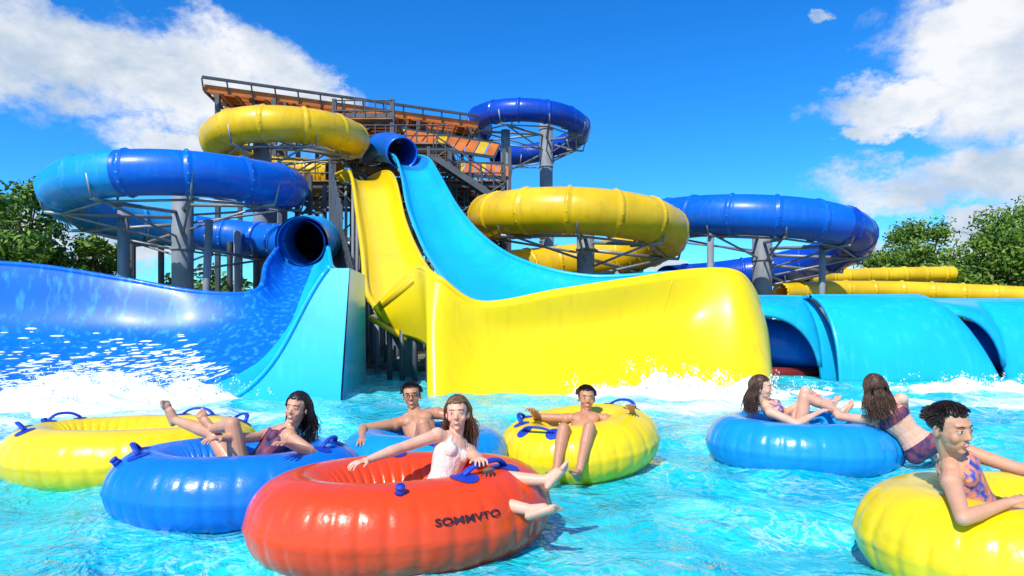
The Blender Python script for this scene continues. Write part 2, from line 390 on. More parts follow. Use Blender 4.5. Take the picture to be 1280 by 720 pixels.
b=B(); A0=V((-14.4,30,12.2)); A1=V((-1.9,36,12.3)); D=V((-1.0,5.5,.35))
for k in range(9):
    f=k/8; p=A0+D*f; q_=A1+D*f
    b.box(p,q_,.12,.2,1 if k in(0,4,8) else 0)
for k in range(22):
    f=k/21; p=A0.lerp(A1,f); b.box(p+V((0,0,-.16)),p+D+V((0,0,-.16)),.1,.12,0 if k%3 else 1)
for k in range(10):
    f0=k/10+.012; f1=(k+1)/10-.012; p=A0.lerp(A1,f0)+V((0,0,.13));q_=A0.lerp(A1,f1)+V((0,0,.13))
    if k%5!=3: b.add([p+D*.1,q_+D*.1,q_+D*.95,p+D*.95],[(0,1,2,3)],0)
b.box(A0+V((0,-.3,.38)),A1+V((0,-.3,.38)),.12,.12,1)
b.box(A0+V((0,-.08,-.05)),A1+V((0,-.08,-.05)),.05,.34,0)
for k in range(14):
    p=A0.lerp(A1,k/13); b.rod(p+V((0,-.3,.33)),p+V((0,-.12,-.2)),.04,6,1)
for f in(.03,.25,.5,.75,.97):
    for d in(.1,.9):
        p=A0.lerp(A1,f)+D*d; b.box((p.x,p.y,-.1),(p.x,p.y,p.z),.2,.2,1)
for A0,A1,D in((V((-7.6,31.6,10.3)),V((-1.0,35,10.2)),V((.3,1.9,1.25))),(V((-3.2,30.8,8.35)),V((-.1,31.6,8.3)),V((.1,1.6,1.0)))):
    n_=12
    for k in range(n_):
        p=A0.lerp(A1,k/n_+.006); q_=A0.lerp(A1,(k+1)/n_-.006); b.add([p,q_,q_+D,p+D],[(0,1,2,3)],0 if k%4!=2 else 2)
    b.box(A0,A1,.1,.16,1); b.box(A0+D,A1+D,.1,.12,1)
    for k in range(7):
        p=A0.lerp(A1,k/6)-V((0,0,.08)); b.box(p,p+D,.08,.1,1); b.rod(p,(p.x,p.y,p.z-2.2),.05,6,1)
b.obj('roof',[ORG,DST,YELD],smooth=False,parent=e)
b=B()
def net(p,q_,zp,zq,n_=7):
    for k in range(n_):
        f=k/n_; f2=(k+.75)/n_; a=V(p).lerp(V(q_),f); c=V(p).lerp(V(q_),f2); za=zp+(zq-zp)*f; zc=zp+(zq-zp)*f2
        b.add([(a.x,a.y,.1),(c.x,c.y,.1),(c.x,c.y,zc),(a.x,a.y,za)],[(0,1,2,3)],0); b.rod((a.x,a.y,-.1),(a.x,a.y,za+.15),.045,6,1)
    for z in(.33,.66,.98): b.rod((p[0],p[1]-.05,zp*z),(q_[0],q_[1]-.05,zq*z),.03,6,1)
net((-6.6,23.2,0),(-5.35,20.3,0),7.0,4.6,9); net((-5.3,20.1,0),(-3.35,14.4,0),4.0,1.5,16)
b.obj('netting_screens',[GRN,DST],smooth=False,parent=e)
b=B()
for (x0,y0) in((-9.4,26),(-8.2,26),(-9.4,28),(-8.2,28)): b.box((x0,y0,-.1),(x0,y0,7.2),.16,.16)
for z in(1.5,3,4.5,6):
    b.box((-9.4,26,z),(-8.2,26,z),.1,.1); b.box((-9.4,28,z),(-8.2,28,z),.1,.1); b.box((-9.4,26,z),(-9.4,28,z),.1,.1);b.box((-8.2,26,z),(-8.2,28,z),.1,.1)
    b.rod((-9.4,26,z-1.5),(-8.2,26,z),.04,6)
for x in(-16,-14.8,-11.9,-10.8): b.rod((x,27,-.1),(x,27,4.6),.12,10)
b.obj('service_stair_frame',[DST],smooth=False,parent=e)

# ---------------------------------------------------------------- ground, pool, water
b=B(); X0,X1,Y0,Y1=-28,28,-14,16.5; F=1500
b.add([(-F,-F,.06),(F,-F,.06),(F,Y0,.06),(-F,Y0,.06)],[(0,1,2,3)]); b.add([(-F,Y1,.06),(F,Y1,.06),(F,F,.06),(-F,F,.06)],[(0,1,2,3)])
b.add([(-F,Y0,.06),(X0,Y0,.06),(X0,Y1,.06),(-F,Y1,.06)],[(0,1,2,3)]); b.add([(X1,Y0,.06),(F,Y0,.06),(F,Y1,.06),(X1,Y1,.06)],[(0,1,2,3)])
GR=mat('ground_paving_and_grass',(0.30,0.26,0.20),0.9,0.2,col2=(0.07,0.11,0.03),vscale=.08,bump=.2,bscale=4)
b.obj('ground',[GR],smooth=False)
b=B()
for p,q_ in(((X0,Y1,.03),(X1,Y1,.03)),((X0,Y0,.03),(X1,Y0,.03)),((X0,Y0,.03),(X0,Y1,.03)),((X1,Y0,.03),(X1,Y1,.03))): b.box(p,q_,.4,.2)
b.obj('pool_coping',[mat('coping_concrete',(0.42,0.25,0.17),.8,var=.3,vscale=3)],smooth=False)

splash=[(-5.7,10.5,1.4,.8,.36),(-7.4,11.1,1.7,.8,.42),(-6.6,9.6,1.9,.9,.17),(-9.6,9.2,1.8,1.0,.14),(2.8,10.95,1.15,.55,.46),(3.9,10.6,.95,.5,.34),(1.7,11.1,.9,.4,.20),(8.6,11.8,1.7,.55,.24),(11.0,11.6,1.8,.6,.26),(5.3,11.4,.6,.3,.12)]
flat=[(-8,7.4,2.6,1.2),(-4.6,8.6,1.6,.8),(3.2,9.6,1.9,.8),(9.3,9.8,2.8,1.1),(5.5,9.9,1.4,.4),(-5.2,6.7,1.2,.5)]
WM=bpy.data.materials.new('pool_water'); WM.use_nodes=True; nt=WM.node_tree; N=nt.nodes; Lk=nt.links; pb=N['Principled BSDF']
tc=N.new('ShaderNodeTexCoord')
def nnoise(sc,det=4,dist=0,vec=None,rough=.55):
    n=N.new('ShaderNodeTexNoise'); n.inputs['Scale'].default_value=sc;n.inputs['Detail'].default_value=det;n.inputs['Distortion'].default_value=dist;n.inputs['Roughness'].default_value=rough
    Lk.new(vec or tc.outputs['Object'],n.inputs['Vector']); return n
def math_(op,a,b=None,c=None):
    m=N.new('ShaderNodeMath'); m.operation=op
    for i,x in enumerate((a,b,c)):
        if x is None: continue
        if isinstance(x,(int,float)): m.inputs[i].default_value=x
        else: Lk.new(x,m.inputs[i])
    return m.outputs[0]
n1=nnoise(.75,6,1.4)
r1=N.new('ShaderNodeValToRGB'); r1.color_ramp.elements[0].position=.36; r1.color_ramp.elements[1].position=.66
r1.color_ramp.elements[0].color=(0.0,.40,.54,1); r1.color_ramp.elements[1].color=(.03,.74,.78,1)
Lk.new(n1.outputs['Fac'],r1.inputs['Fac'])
def glint_lines(sc,k,dist,msc,thr,gain):
    n2=nnoise(sc,3,dist); glint=math_('ABSOLUTE',math_('SUBTRACT',n2.outputs['Fac'],.5)); glint=math_('MAXIMUM',math_('SUBTRACT',1,math_('MULTIPLY',glint,k)),0)
    n3=nnoise(msc,2); return math_('MULTIPLY',glint,math_('MINIMUM',math_('MULTIPLY',math_('MAXIMUM',math_('SUBTRACT',n3.outputs['Fac'],thr),0),gain),1))
glint=math_('MAXIMUM',glint_lines(2.0,26,1.8,.5,.40,3),glint_lines(5.0,18,1.2,.8,.46,4))  # white caustic lines and sun glints, painted into the water colour
sep=N.new('ShaderNodeSeparateXYZ'); Lk.new(tc.outputs['Object'],sep.inputs[0])
tot=None
for (x,y,rx,ry) in [s_[:4] for s_ in splash]+flat:
    dx=math_('DIVIDE',math_('SUBTRACT',sep.outputs[0],x),rx*1.3); dy=math_('DIVIDE',math_('SUBTRACT',sep.outputs[1],y),ry*1.4)
    g_=math_('MAXIMUM',math_('SUBTRACT',1,math_('ADD',math_('MULTIPLY',dx,dx),math_('MULTIPLY',dy,dy))),0)
    tot=g_ if tot is None else math_('MAXIMUM',tot,g_)
n4=nnoise(2.4,9,.8,rough=.7)
fm=math_('ADD',math_('MULTIPLY',tot,.74),math_('MULTIPLY',math_('SUBTRACT',n4.outputs['Fac'],.5),1.6))
fr=N.new('ShaderNodeMapRange'); fr.inputs['From Min'].default_value=.28; fr.inputs['From Max'].default_value=.60; Lk.new(fm,fr.inputs['Value'])
allm=math_('MINIMUM',math_('ADD',math_('MULTIPLY',glint,.55),fr.outputs[0]),1)
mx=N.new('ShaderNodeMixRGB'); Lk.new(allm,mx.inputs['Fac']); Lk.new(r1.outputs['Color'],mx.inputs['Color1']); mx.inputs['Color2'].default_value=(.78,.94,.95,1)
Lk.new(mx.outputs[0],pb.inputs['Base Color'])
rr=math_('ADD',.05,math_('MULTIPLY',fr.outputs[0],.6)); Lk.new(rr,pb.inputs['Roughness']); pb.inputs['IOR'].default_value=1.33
w1=nnoise(2.8,4,.8); w2=nnoise(11,3,.6)
hh=math_('ADD',math_('MULTIPLY',w1.outputs['Fac'],1.1),math_('MULTIPLY',w2.outputs['Fac'],.32))
bp=N.new('ShaderNodeBump'); bp.inputs['Strength'].default_value=.85; bp.inputs['Distance'].default_value=.12; Lk.new(hh,bp.inputs['Height']); Lk.new(bp.outputs['Normal'],pb.inputs['Normal'])
xa=np.concatenate([[-28,-20],np.arange(-12,12.01,.07),[20,28]]); ya=np.concatenate([[-14,-5],np.arange(.5,16.51,.07)])
XX,YY=np.meshgrid(xa,ya); Z=np.zeros_like(XX)
rng=np.random.RandomState(3)
for k in range(30):
    a=rng.uniform(0,2*math.pi); wl=rng.uniform(.3,1.7); ph=rng.uniform(0,6.28); kk=2*math.pi/wl
    Z+= .0064*wl*np.sin(kk*(XX*math.cos(a)+YY*math.sin(a))+ph+.8*np.sin(XX*.9+k)+.8*np.cos(YY*.8+2*k))
Z[(abs(XX)>12)|(YY<.5)]=0
ny,nx=XX.shape; vs=np.stack([XX.ravel(),YY.ravel(),Z.ravel()],1)
ii=(np.arange(ny-1)[:,None]*nx+np.arange(nx-1)[None,:]).ravel(); fs=np.stack([ii,ii+1,ii+nx+1,ii+nx],1)
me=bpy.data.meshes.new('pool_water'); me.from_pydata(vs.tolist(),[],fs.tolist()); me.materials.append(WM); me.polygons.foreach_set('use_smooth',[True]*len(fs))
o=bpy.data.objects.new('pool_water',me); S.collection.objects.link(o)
FO=mat('foam',(.84,.91,.94),.8,.3,bump=.35,bscale=26,sss=.3)
b=B()
def drop(x,y,z,r):
    b.ell((x,y,z),(V((r,0,0)),V((0,r,0)),V((0,0,r*1.2))),5,4)
def mound(cx,cy,rx,ry,h,st=.045):
    nx=int(2*rx/st);ny=int(2*ry/st); o=[]
    for j in range(ny+1):
        for i in range(nx+1):
            u=i/nx*2-1;v=j/ny*2-1; x=cx+u*rx;y=cy+v*ry
            nz=noise.fractal(V((x*.9,y*.9,h*9)),.9,2.0,4); bl=noise.turbulence(V((x*2.4,y*3,3)),4,False)
            d=(u*u+v*v)*(1+.5*nz)
            z=h*max(0,1-d)**1.3*(.75+.45*nz+.55*bl)-.02-.35*max(0,d-.55)+.02*bl
            o.append((x,y,z))
    b.add(o,[(j*(nx+1)+i,j*(nx+1)+i+1,(j+1)*(nx+1)+i+1,(j+1)*(nx+1)+i) for j in range(ny) for i in range(nx)])
    for q_ in range(int(30*rx*(h/.3))):
        x0=cx+random.gauss(0,.42)*rx; y0=cy+random.gauss(0,.3)*ry; a=random.uniform(0,6.28); hv=random.uniform(.5,1.5)*h; L=random.uniform(.05,.4)
        for k in range(random.randint(6,18)):
            f=random.random(); x=x0+math.cos(a)*L*f+random.gauss(0,.025); y=y0+math.sin(a)*L*f; z=hv*(.55+1.6*f-1.9*f*f)+random.gauss(0,.02)
            if z>0: drop(x,y,z,random.choice((.004,.005,.006,.007,.009,.014)))
for s_ in splash: mound(*s_)
# broken white water running down the bowl bed
rw=random.Random(2)
for k in range(900):
    a=rw.uniform(.55,.97); t=rw.gauss(.47,.09)
    if not .2<t<.62: continue
    i=int(a*88); j=int(t*68); p=BED[i][j]; r=rw.uniform(.01,.035)
    nrm=(BED[i+1][j]-p).cross(BED[i][j+1]-p).normalized(); nrm=nrm if nrm.z>0 else -nrm; fl=(BED[i+1][j]-p).normalized()
    p=p+(BED[i][j+1]-p)*rw.random()+nrm*.045; b.ell(p,(fl*r*rw.uniform(2,6),fl.cross(nrm)*r,nrm*r*.4),6,4)
b.obj('splash_foam',[FO])

# ---------------------------------------------------------------- trees
def tree(name,x,y,h,w,nleaf=2600,leaf=.22,seed=1,dens=12):
    rn=random.Random(seed); b=B(); base=V((x,y,-.1))
    tp=[base,base+V((rn.uniform(-.2,.2),0,h*.3)),base+V((rn.uniform(-.3,.3),0,h*.6)),base+V((0,0,h*.85))]
    b.tube(crom(tp,8),[h*.03*(1-.11*k) for k in range(8)],8,0)
    cl=[]
    for k in range(dens):
        a=rn.uniform(0,6.28); rr=w*rn.uniform(.25,1)**.7; zz=h*rn.uniform(.30,1.0); rr*=math.sin(min(1,(1.12-zz/h)*1.7)*math.pi/2)
        c=base+V((rr*math.cos(a),rr*math.sin(a),zz)); cl.append((c,w*rn.uniform(.2,.42)))
        s0=base+V((0,0,h*rn.uniform(.25,.5))); b.tube(crom([s0,(s0+c)/2+V((0,0,-.1)),c],5),[h*.012,h*.01,h*.008,h*.006,h*.003],5,0)
    for k in range(nleaf):
        c,r=rn.choice(cl); d=V((rn.gauss(0,1),rn.gauss(0,1),rn.gauss(0,.8))); d.normalize(); p=c+d*r*rn.uniform(.35,1.15)
        n=(d+V((rn.gauss(0,.6),rn.gauss(0,.6),rn.gauss(0,.6)))).normalized(); t=n.orthogonal().normalized(); t=Matrix.Rotation(rn.uniform(0,6.28),3,n)@t; s=n.cross(t); l=leaf*rn.uniform(.6,1.3)
        b.add([p-t*l*.5,p+s*l*.22,p+t*l*.6,p-s*l*.22],[(0,1,2,3)],1 if rn.random()<.5 else 2)
    return b.obj(name,[BARK,LEAF,LEAF2],smooth=False)
tree('leafy_tree',-19.3,25,6.3,2.2,6400,.27,1,20)
tree('leafy_tree',-17.2,26.5,4.7,1.5,3200,.26,2,13)
tree('leafy_tree',-23,28,7.0,2.9,5600,.30,3,20)
for i,(x,y,h_,w,nl) in enumerate([(31,40,7.9,3.6,8000),(34.5,42,8.8,3.8,8000),(27.6,43,7.4,3.1,6500),(25.0,39,5.6,2.5,5200),(28.5,37,6.2,2.9,6200),(32.5,37,6.6,2.8,6200),(23.0,42,5.6,2.3,4600),(30,34,4.8,2.2,4600)]):
    tree('leafy_tree',x,y,h_,w,nl,.29,20+i,22)
def mass(name,pts,n,leaf,seed):
    rn=random.Random(seed); b=B()
    for k in range(n):
        x,y,h,w=rn.choice(pts); a=rn.uniform(0,6.28); el=rn.uniform(0,1)**.6*math.pi/2; f=rn.uniform(.75,1.05)
        nzv=1+.35*noise.noise(V((x+math.cos(a)*2,math.sin(a)*2+y,el*3)))
        p=V((x+math.cos(a)*math.cos(el)*w*f*nzv,y+math.sin(a)*math.cos(el)*w*f*nzv,h*math.sin(el)*f*nzv)); d=(p-V((x,y,0))).normalized()
        nn=(d+V((rn.gauss(0,.5),rn.gauss(0,.5),rn.gauss(0,.5)))).normalized(); t=nn.orthogonal().normalized(); s=nn.cross(t); l=leaf*rn.uniform(.6,1.4)
        b.add([p-t*l*.5,p+s*l*.3,p+t*l*.5,p-s*l*.3],[(0,1,2,3)],0 if rn.random()<.6 else 1)
    for x,y,h,w in pts: b.ell((x,y,0),(V((w*.72,0,0)),V((0,w*.72,0)),V((0,0,h*.75))),10,8,0)
    b.obj(name,[LEAF,LEAF2],smooth=False)
rn=random.Random(5)
mass('distant_trees',[(-60+k*3.4+rn.uniform(-1,1),58+rn.uniform(-4,4),rn.uniform(3.6,5.6)+(2.0 if k>26 else 0),rn.uniform(2.4,3.6)) for k in range(42)],18000,.62,9)
mass('shrubs',[(-11.5,30,2.6,1.4),(-13.3,31,2.8,1.4),(-10,31,3.2,1.3),(-15,32,3.5,1.2),(-18,29.5,3.4,1.2),(21,37,3.2,1.6),(24,38,3.6,1.8),(27,36,3.2,1.7),(30.5,33,3.0,1.8),(26,34,2.8,1.5)],9000,.27,4)

# ---------------------------------------------------------------- inflatable tubes
class Ring:
    def __init__(s,x,y,A,Bq,r,yaw=0,tilt=(0,0),z=None):
        s.c=V((x,y,r*.60 if z is None else z)); s.A=A;s.B=Bq;s.r=r; s.M=Matrix.Rotation(math.radians(yaw),3,'Z')@Matrix.Rotation(math.radians(tilt[0]),3,'X')@Matrix.Rotation(math.radians(tilt[1]),3,'Y')
    def cen(s,t): return V((s.A*math.cos(t),s.B*math.sin(t),0))
    def nor(s,t): return V((s.B*math.cos(t),s.A*math.sin(t),0)).normalized()
    def P(s,t,ph,off=0):
        rr=s.r*s.pl(t,ph)+off
        return s.c+s.M@(s.cen(t)+s.nor(t)*math.cos(ph)*rr+V((0,0,1))*math.sin(ph)*rr*.94)
    def pl(s,t,ph):
        cp=math.cos(ph)
        k=(math.sin(t*31+2*math.sin(t*3+s.A))*.5+.5)**4; k2=(math.sin(t*47+3*math.sin(t*2+s.B*5))*.5+.5)**5
        wo=max(0,cp-.40)**1.3; wi=max(0,-cp-.1)**1.2
        seam=.03*math.exp(-(math.sin(ph)**2)/.0015) if cp>0 else .02*math.exp(-((math.sin(ph)-.5)**2)/.001)
        wr=.014*noise.noise(s.cen(t)*4+V((ph*1.2,0,s.A*9)))
        return 1-.06*wo*k-.06*wi*k2+seam+wr
def inflatable(name,R,m,handles=(),valve=None,text=None,hm=HND):
    e=empty(name); b=B(); nt_,np_=340,64; vs=[R.P(2*math.pi*i/nt_,2*math.pi*j/np_) for i in range(nt_) for j in range(np_)]
    fs=[(i*np_+j,((i+1)%nt_)*np_+j,((i+1)%nt_)*np_+(j+1)%np_,i*np_+(j+1)%np_) for i in range(nt_) for j in range(np_)]
    b.add(vs,fs); b.obj('inflated_ring',[m],parent=e)
    b=B()
    for hd in handles:
        td,pd=hd[:2]; sc=hd[2] if len(hd)>2 else 1
        t=math.radians(td);p=math.radians(pd); L=.10/ (R.A+R.B)*2*sc
        pts=[]
        for k in range(13):
            f=k/12*2-1; pts.append(R.P(t+f*L*1.25,p,off=.010+.055*max(0,1-abs(f)**2.5)))
        b.tube(pts,.019*sc,10,0,flat=.6)
        for sgn in(-1,1):
            c=[]
            for a in range(16):
                aa=a/16*2*math.pi; c.append(R.P(t+sgn*L*1.2+math.cos(aa)*L*.5,p+math.sin(aa)*.28*sc,.006))
            c.append(R.P(t+sgn*L*1.2,p,.014)); b.add(c,[(a,(a+1)%16,16) for a in range(16)],0)
    if valve:
        t,p=map(math.radians,valve); q0=R.P(t,p,0);q1=R.P(t,p,.035); b.tube([q0,q1],[.03,.022],12,0); b.tube([q1,R.P(t,p,.05)],[.026,.024],12,0)
    if b.v: b.obj('handles_and_valve',[hm],parent=e)
    if text:
        s_,t0,t1,p0,ph=text
        cu=bpy.data.curves.new('lettering','FONT'); cu.body=s_; cu.size=1; cu.offset=.022
        to=bpy.data.objects.new('lt',cu); S.collection.objects.link(to); bpy.context.view_layer.update()
        me=bpy.data.meshes.new_from_object(to.evaluated_get(bpy.context.evaluated_depsgraph_get())); bpy.data.objects.remove(to)
        w=max(v.co.x for v in me.vertices)
        for v in me.vertices:
            v.co=R.P(math.radians(t0+(t1-t0)*v.co.x/w),math.radians(p0)+v.co.y*ph,.009)
        me.materials.append(BLK); lo=bpy.data.objects.new('lettering',me); S.collection.objects.link(lo); lo.parent=e
    return e
T1=Ring(-3.27,5.55,.76,.42,.27,8)
inflatable('yellow_inflatable_tube',T1,VY,handles=((200,70),(150,80),(60,80),(20,60)),valve=(160,60))
T2=Ring(-1.93,4.55,.60,.40,.265,8)
inflatable('blue_inflatable_tube',T2,VB,handles=((195,75),(-10,80),(60,80)),valve=(200,50))
T3=Ring(-.635,3.83,.625,.38,.275,20)
inflatable('red_inflatable_tube',T3,VR,handles=((-48,88,1.3),(75,90)),text=('SOMMVTO',-88,-60,20,.20),valve=(-100,66))
T4=Ring(-.74,5.5,.48,.42,.24,0)
inflatable('sky_blue_inflatable_tube',T4,VC,handles=((90,90),),hm=WHT)
T5=Ring(.60,5.75,.46,.42,.265,25,(0,-7),z=.2)
inflatable('yellow_inflatable_tube',T5,VY,handles=((205,65),(10,60),(150,80)))
T6=Ring(2.70,5.95,.60,.44,.26,-8)
inflatable('blue_inflatable_tube',T6,VC,handles=((120,90),(0,70)))
T7=Ring(2.70,3.2,.60,.42,.285,-15)
inflatable('yellow_inflatable_tube',T7,VY,handles=((-62,72,1.7),(-15,75),(100,80)))

# ---------------------------------------------------------------- people
def ik(a,t,l1,l2,pole):
    a=V(a);t=V(t); d=t-a; L=d.length; dn=d.normalized(); L=min(L,(l1+l2)*.995); L=max(L,abs(l1-l2)*1.05+.02); t=a+dn*L
    x=(l1*l1-l2*l2+L*L)/(2*L); h=math.sqrt(max(0,l1*l1-x*x)); pp=V(pole); pp=(pp-dn*pp.dot(dn))
    if pp.length<1e-4: pp=dn.orthogonal()
    return a+dn*x+pp.normalized()*h,t
def human(name,H,pel,up,fwd,hf,hu,wr,ap,an,lp,skin_m,hair_c,hair='long',suit='one',suit_m=None,palm=(None,None),ff=(None,None),glasses=False,hs=1.0,female=False,headoff=(0,0,0),seed=1):
    e=empty(name); s=H/1.7; pel=V(pel); U=V(up).normalized(); F_=V(fwd); F_=(F_-U*F_.dot(U)).normalized(); Rr=F_.cross(U)
    b=B(); sw=(.158 if female else .185)*s; hw=.085*s
    neck=pel+U*.48*s; chest=pel+U*.345*s; wa=pel+U*.17*s
    b.caps(pel,pel+U*.05*s,.145*s,.138*s,Rr,.72,16)
    b.caps(pel+U*.05*s,wa,.13*s,.105*s if female else .122*s,Rr,.70,16)
    b.caps(wa,chest,(.105 if female else .122)*s,.14*s,Rr,.68,16)
    b.caps(chest-U*.02*s,chest+U*.06*s,.14*s,.12*s,Rr,.68,16)
    b.caps(neck-U*.06*s-Rr*sw*.85,neck-U*.06*s+Rr*sw*.85,.052*s,.052*s,U,1.0,12)
    b.caps(neck-U*.035*s-Rr*sw*.4,neck-U*.035*s+Rr*sw*.4,.048*s,.048*s,U,1.0,12)
    if female:
        for sg in(-1,1): b.ell(chest+U*.0*s+F_*.068*s+Rr*sg*.060*s,(Rr*.052*s,F_*.042*s,U*.052*s))
    else:
        for sg in(-1,1): b.ell(chest+U*.03*s+F_*.055*s+Rr*sg*.065*s,(Rr*.07*s,F_*.04*s,U*.055*s))
    k=s**.5*hs*1.02; hF=V(hf).normalized(); hU=V(hu); hU=(hU-hF*hU.dot(hF)).normalized(); hR=hF.cross(hU)
    hc=neck+U*.055*s+hU*.105*k+hF*.022*k+V(headoff)
    def hp(r,f,u): return hc+(hR*r+hF*f+hU*u)*k
    def he(c,rr,bb=b,mi=0,n=14): bb.ell(hp(*c),(hR*rr[0]*k,hF*rr[1]*k,hU*rr[2]*k),n,9,mi)
    he((0,-.012,.030),(.073,.092,.084)); he((0,.024,-.012),(.063,.066,.080)); he((0,.028,-.060),(.049,.056,.045)); he((0,.064,-.094),(.021,.018,.015))
    he((0,.064,.030),(.050,.022,.014)); he((.034,.058,-.028),(.026,.022,.026)); he((-.034,.058,-.028),(.026,.022,.026))
    b.caps(hp(0,.080,.010),hp(0,.098,-.024),.0080*k,.0110*k); he((.010,.088,-.029),(.007,.009,.006)); he((-.010,.088,-.029),(.007,.009,.006))
    he((0,.076,-.056),(.026,.012,.015))
    for sg in(-1,1): he((sg*.073,-.008,-.012),(.009,.018,.030))
    b.caps(neck-U*.03*s,hp(0,-.018,-.05),.054*s,.050*k)
    seg=[]
    for i,sg in enumerate((-1,1)):
        sh=neck-U*.065*s+Rr*sg*sw; el,w=ik(sh,wr[i],.285*s,.255*s,ap[i])
        b.ell(sh,(Rr*.058*s,F_*.054*s,U*.058*s)); b.caps(sh,el,.049*s,.037*s); b.caps(el,el+(w-el)*.35,.038*s,.040*s); b.caps(el+(w-el)*.3,w,.039*s,.025*s)
        seg.append(('arm',sh,el,.05*s)); seg.append(('arm',el,w,.04*s))
        d=(w-el).normalized(); pn=V(palm[i]) if palm[i] else V((0,0,-1))
        d=(d-pn.normalized()*max(0,d.dot(pn.normalized()))*.6).normalized()
        pn=(pn-d*pn.dot(d)).normalized(); sd=d.cross(pn)*(sg)
        q=s*1.0; pc=w+d*.085*q
        b.caps(w,w+d*.03*q,.025*q,.029*q,sd,.75); b.caps(w+d*.03*q,pc,.033*q,.039*q,sd,.38,12)
        for fi,(o,l) in enumerate(((-1.5,.062),(-.5,.074),(.5,.080),(1.5,.070))):
            p0=pc+sd*o*.0205*q-d*.008*q; dd=(d+sd*o*.09).normalized(); p1=p0+(dd*.95+pn*.18).normalized()*l*.5*q; p2=p1+(dd*.8+pn*.55).normalized()*l*.32*q; p3=p2+(dd*.6+pn*.8).normalized()*l*.26*q
            b.caps(p0,p1,.0090*q,.0085*q,n=8); b.caps(p1,p2,.0085*q,.0080*q,n=8); b.caps(p2,p3,.0080*q,.0070*q,n=8)
        p0=w+d*.028*q+sd*.026*q; p1=p0+(d*.6+sd*.8+pn*.2).normalized()*.042*q; p2=p1+(d*.85+sd*.3+pn*.3).normalized()*.03*q
        b.caps(p0,p1,.0140*q,.0105*q,n=8); b.caps(p1,p2,.0105*q,.0085*q,n=8)
        seg.append(('arm',w,pc+d*.07,.03*s))
    for i,sg in enumerate((-1,1)):
        hp_=pel-U*.02*s+Rr*sg*hw; kn,a_=ik(hp_,an[i],.42*s,.41*s,lp[i])
        b.caps(hp_,kn,.085*s,.054*s,n=14); b.caps(kn,kn+(a_-kn)*.35,.053*s,.055*s); b.caps(kn+(a_-kn)*.3,a_,.054*s,.032*s)
        seg.append(('leg%d'%i,hp_,kn,.08*s)); seg.append(('shin',kn,a_,.05*s))
        d=(a_-kn).normalized(); ft=V(ff[i]) if ff[i] else (V(lp[i]).normalized()*.8+d*.5); ft=(ft-d*ft.dot(d)*.6).normalized()
        so=d; sdv=ft.cross(so).normalized(); sole=sdv.cross(ft); sole=sole if sole.dot(d)>0 else -sole
        heel=a_-ft*.03*s+sole*.035*s; ball=a_+ft*.125*s+sole*.045*s
        b.caps(heel,ball,.031*s,.036*s,sdv,.7,12); b.caps(a_,a_+ft*.08*s+sole*.02*s,.034*s,.03*s)
        for ti,(o,l,rr) in enumerate(((-1.9,.045,.014),(-.85,.042,.0095),(0,.038,.009),(.8,.033,.0085),(1.5,.027,.008))):
            o*=-sg; p0=ball+sdv*o*.018*s; b.caps(p0,p0+ft*(l)*s,rr*s*1.15,rr*s,n=8)
        seg.append(('shin',a_,ball,.04*s))
    o=b.obj('body_raw',[skin_m]); rm=o.modifiers.new('r','REMESH'); rm.mode='VOXEL'; rm.voxel_size=.0052*max(.9,s); sm=o.modifiers.new('s','SMOOTH'); sm.factor=.5; sm.iterations=4
    bpy.context.view_layer.update(); dg=bpy.context.evaluated_depsgraph_get(); me=bpy.data.meshes.new_from_object(o.evaluated_get(dg)); bpy.data.objects.remove(o)
    me.materials.clear(); me.materials.append(skin_m); me.materials.append(suit_m or skin_m)
    n=len(me.polygons); c=np.empty(n*3); me.polygons.foreach_get('center',c); c=c.reshape(-1,3)
    def dseg(p,q): 
        p=np.array(p);q=np.array(q); d=q-p; t=np.clip(((c-p)@d)/(d@d),0,1); return np.linalg.norm(c-(p+t[:,None]*d),axis=1),t
    r_=c-np.array(pel); h_=r_@np.array(U)/s; x_=np.abs(r_@np.array(Rr))/s
    tor,_=dseg(pel,chest+U*.06*s); best=tor-.12*s; lab=np.zeros(n,int); tt=np.zeros(n)
    for nm,p,q,rad in seg:
        d,t=dseg(p,q); d=d-rad; m_=d<best; best[m_]=d[m_]; lab[m_]={'arm':1,'leg0':2,'leg1':2,'shin':3}[nm]; tt[m_]=t[m_]
    mi=np.zeros(n,int)
    if suit=='one':
        mi[(lab==0)&(h_<.375)]=1; mi[(lab==0)&(h_<.45)&(np.abs(x_-.085)<.016)]=1; mi[(lab==2)&(tt<.10)]=1
    elif suit=='bikini':
        mi[(lab==0)&(h_>.285)&(h_<.37)]=1; mi[(lab==0)&(h_>.36)&(h_<.455)&(np.abs(x_-.08)<.012)]=1; mi[(lab==0)&(h_<.06)]=1; mi[(lab==2)&(tt<.08)]=1
    elif suit=='shorts':
        mi[(lab==0)&(h_<.08)]=1; mi[(lab==2)&(tt<.62)]=1
    elif suit=='shirt':
        mi[(lab==0)&(h_<.43)]=1; mi[(lab==2)&(tt<.5)]=1
    nv=len(me.vertices); co=np.empty(nv*3); me.vertices.foreach_get('co',co); co=co.reshape(-1,3); nr=np.empty(nv*3); me.vertices.foreach_get('normal',nr); nr=nr.reshape(-1,3)
    fl=np.zeros(nv)
    for p in me.polygons:
        if mi[p.index]:
            for vi in p.vertices: fl[vi]=1
    amt=.004 if suit in('one','bikini') else .011
    co+=nr*(fl*amt)[:,None]; me.vertices.foreach_set('co',co.ravel())
    me.polygons.foreach_set('material_index',mi.astype(np.int32)); me.polygons.foreach_set('use_smooth',[True]*n); me.update()
    bo=bpy.data.objects.new('body',me); S.collection.objects.link(bo); bo.parent=e
    b=B(); bw=.65 if female else 1.0
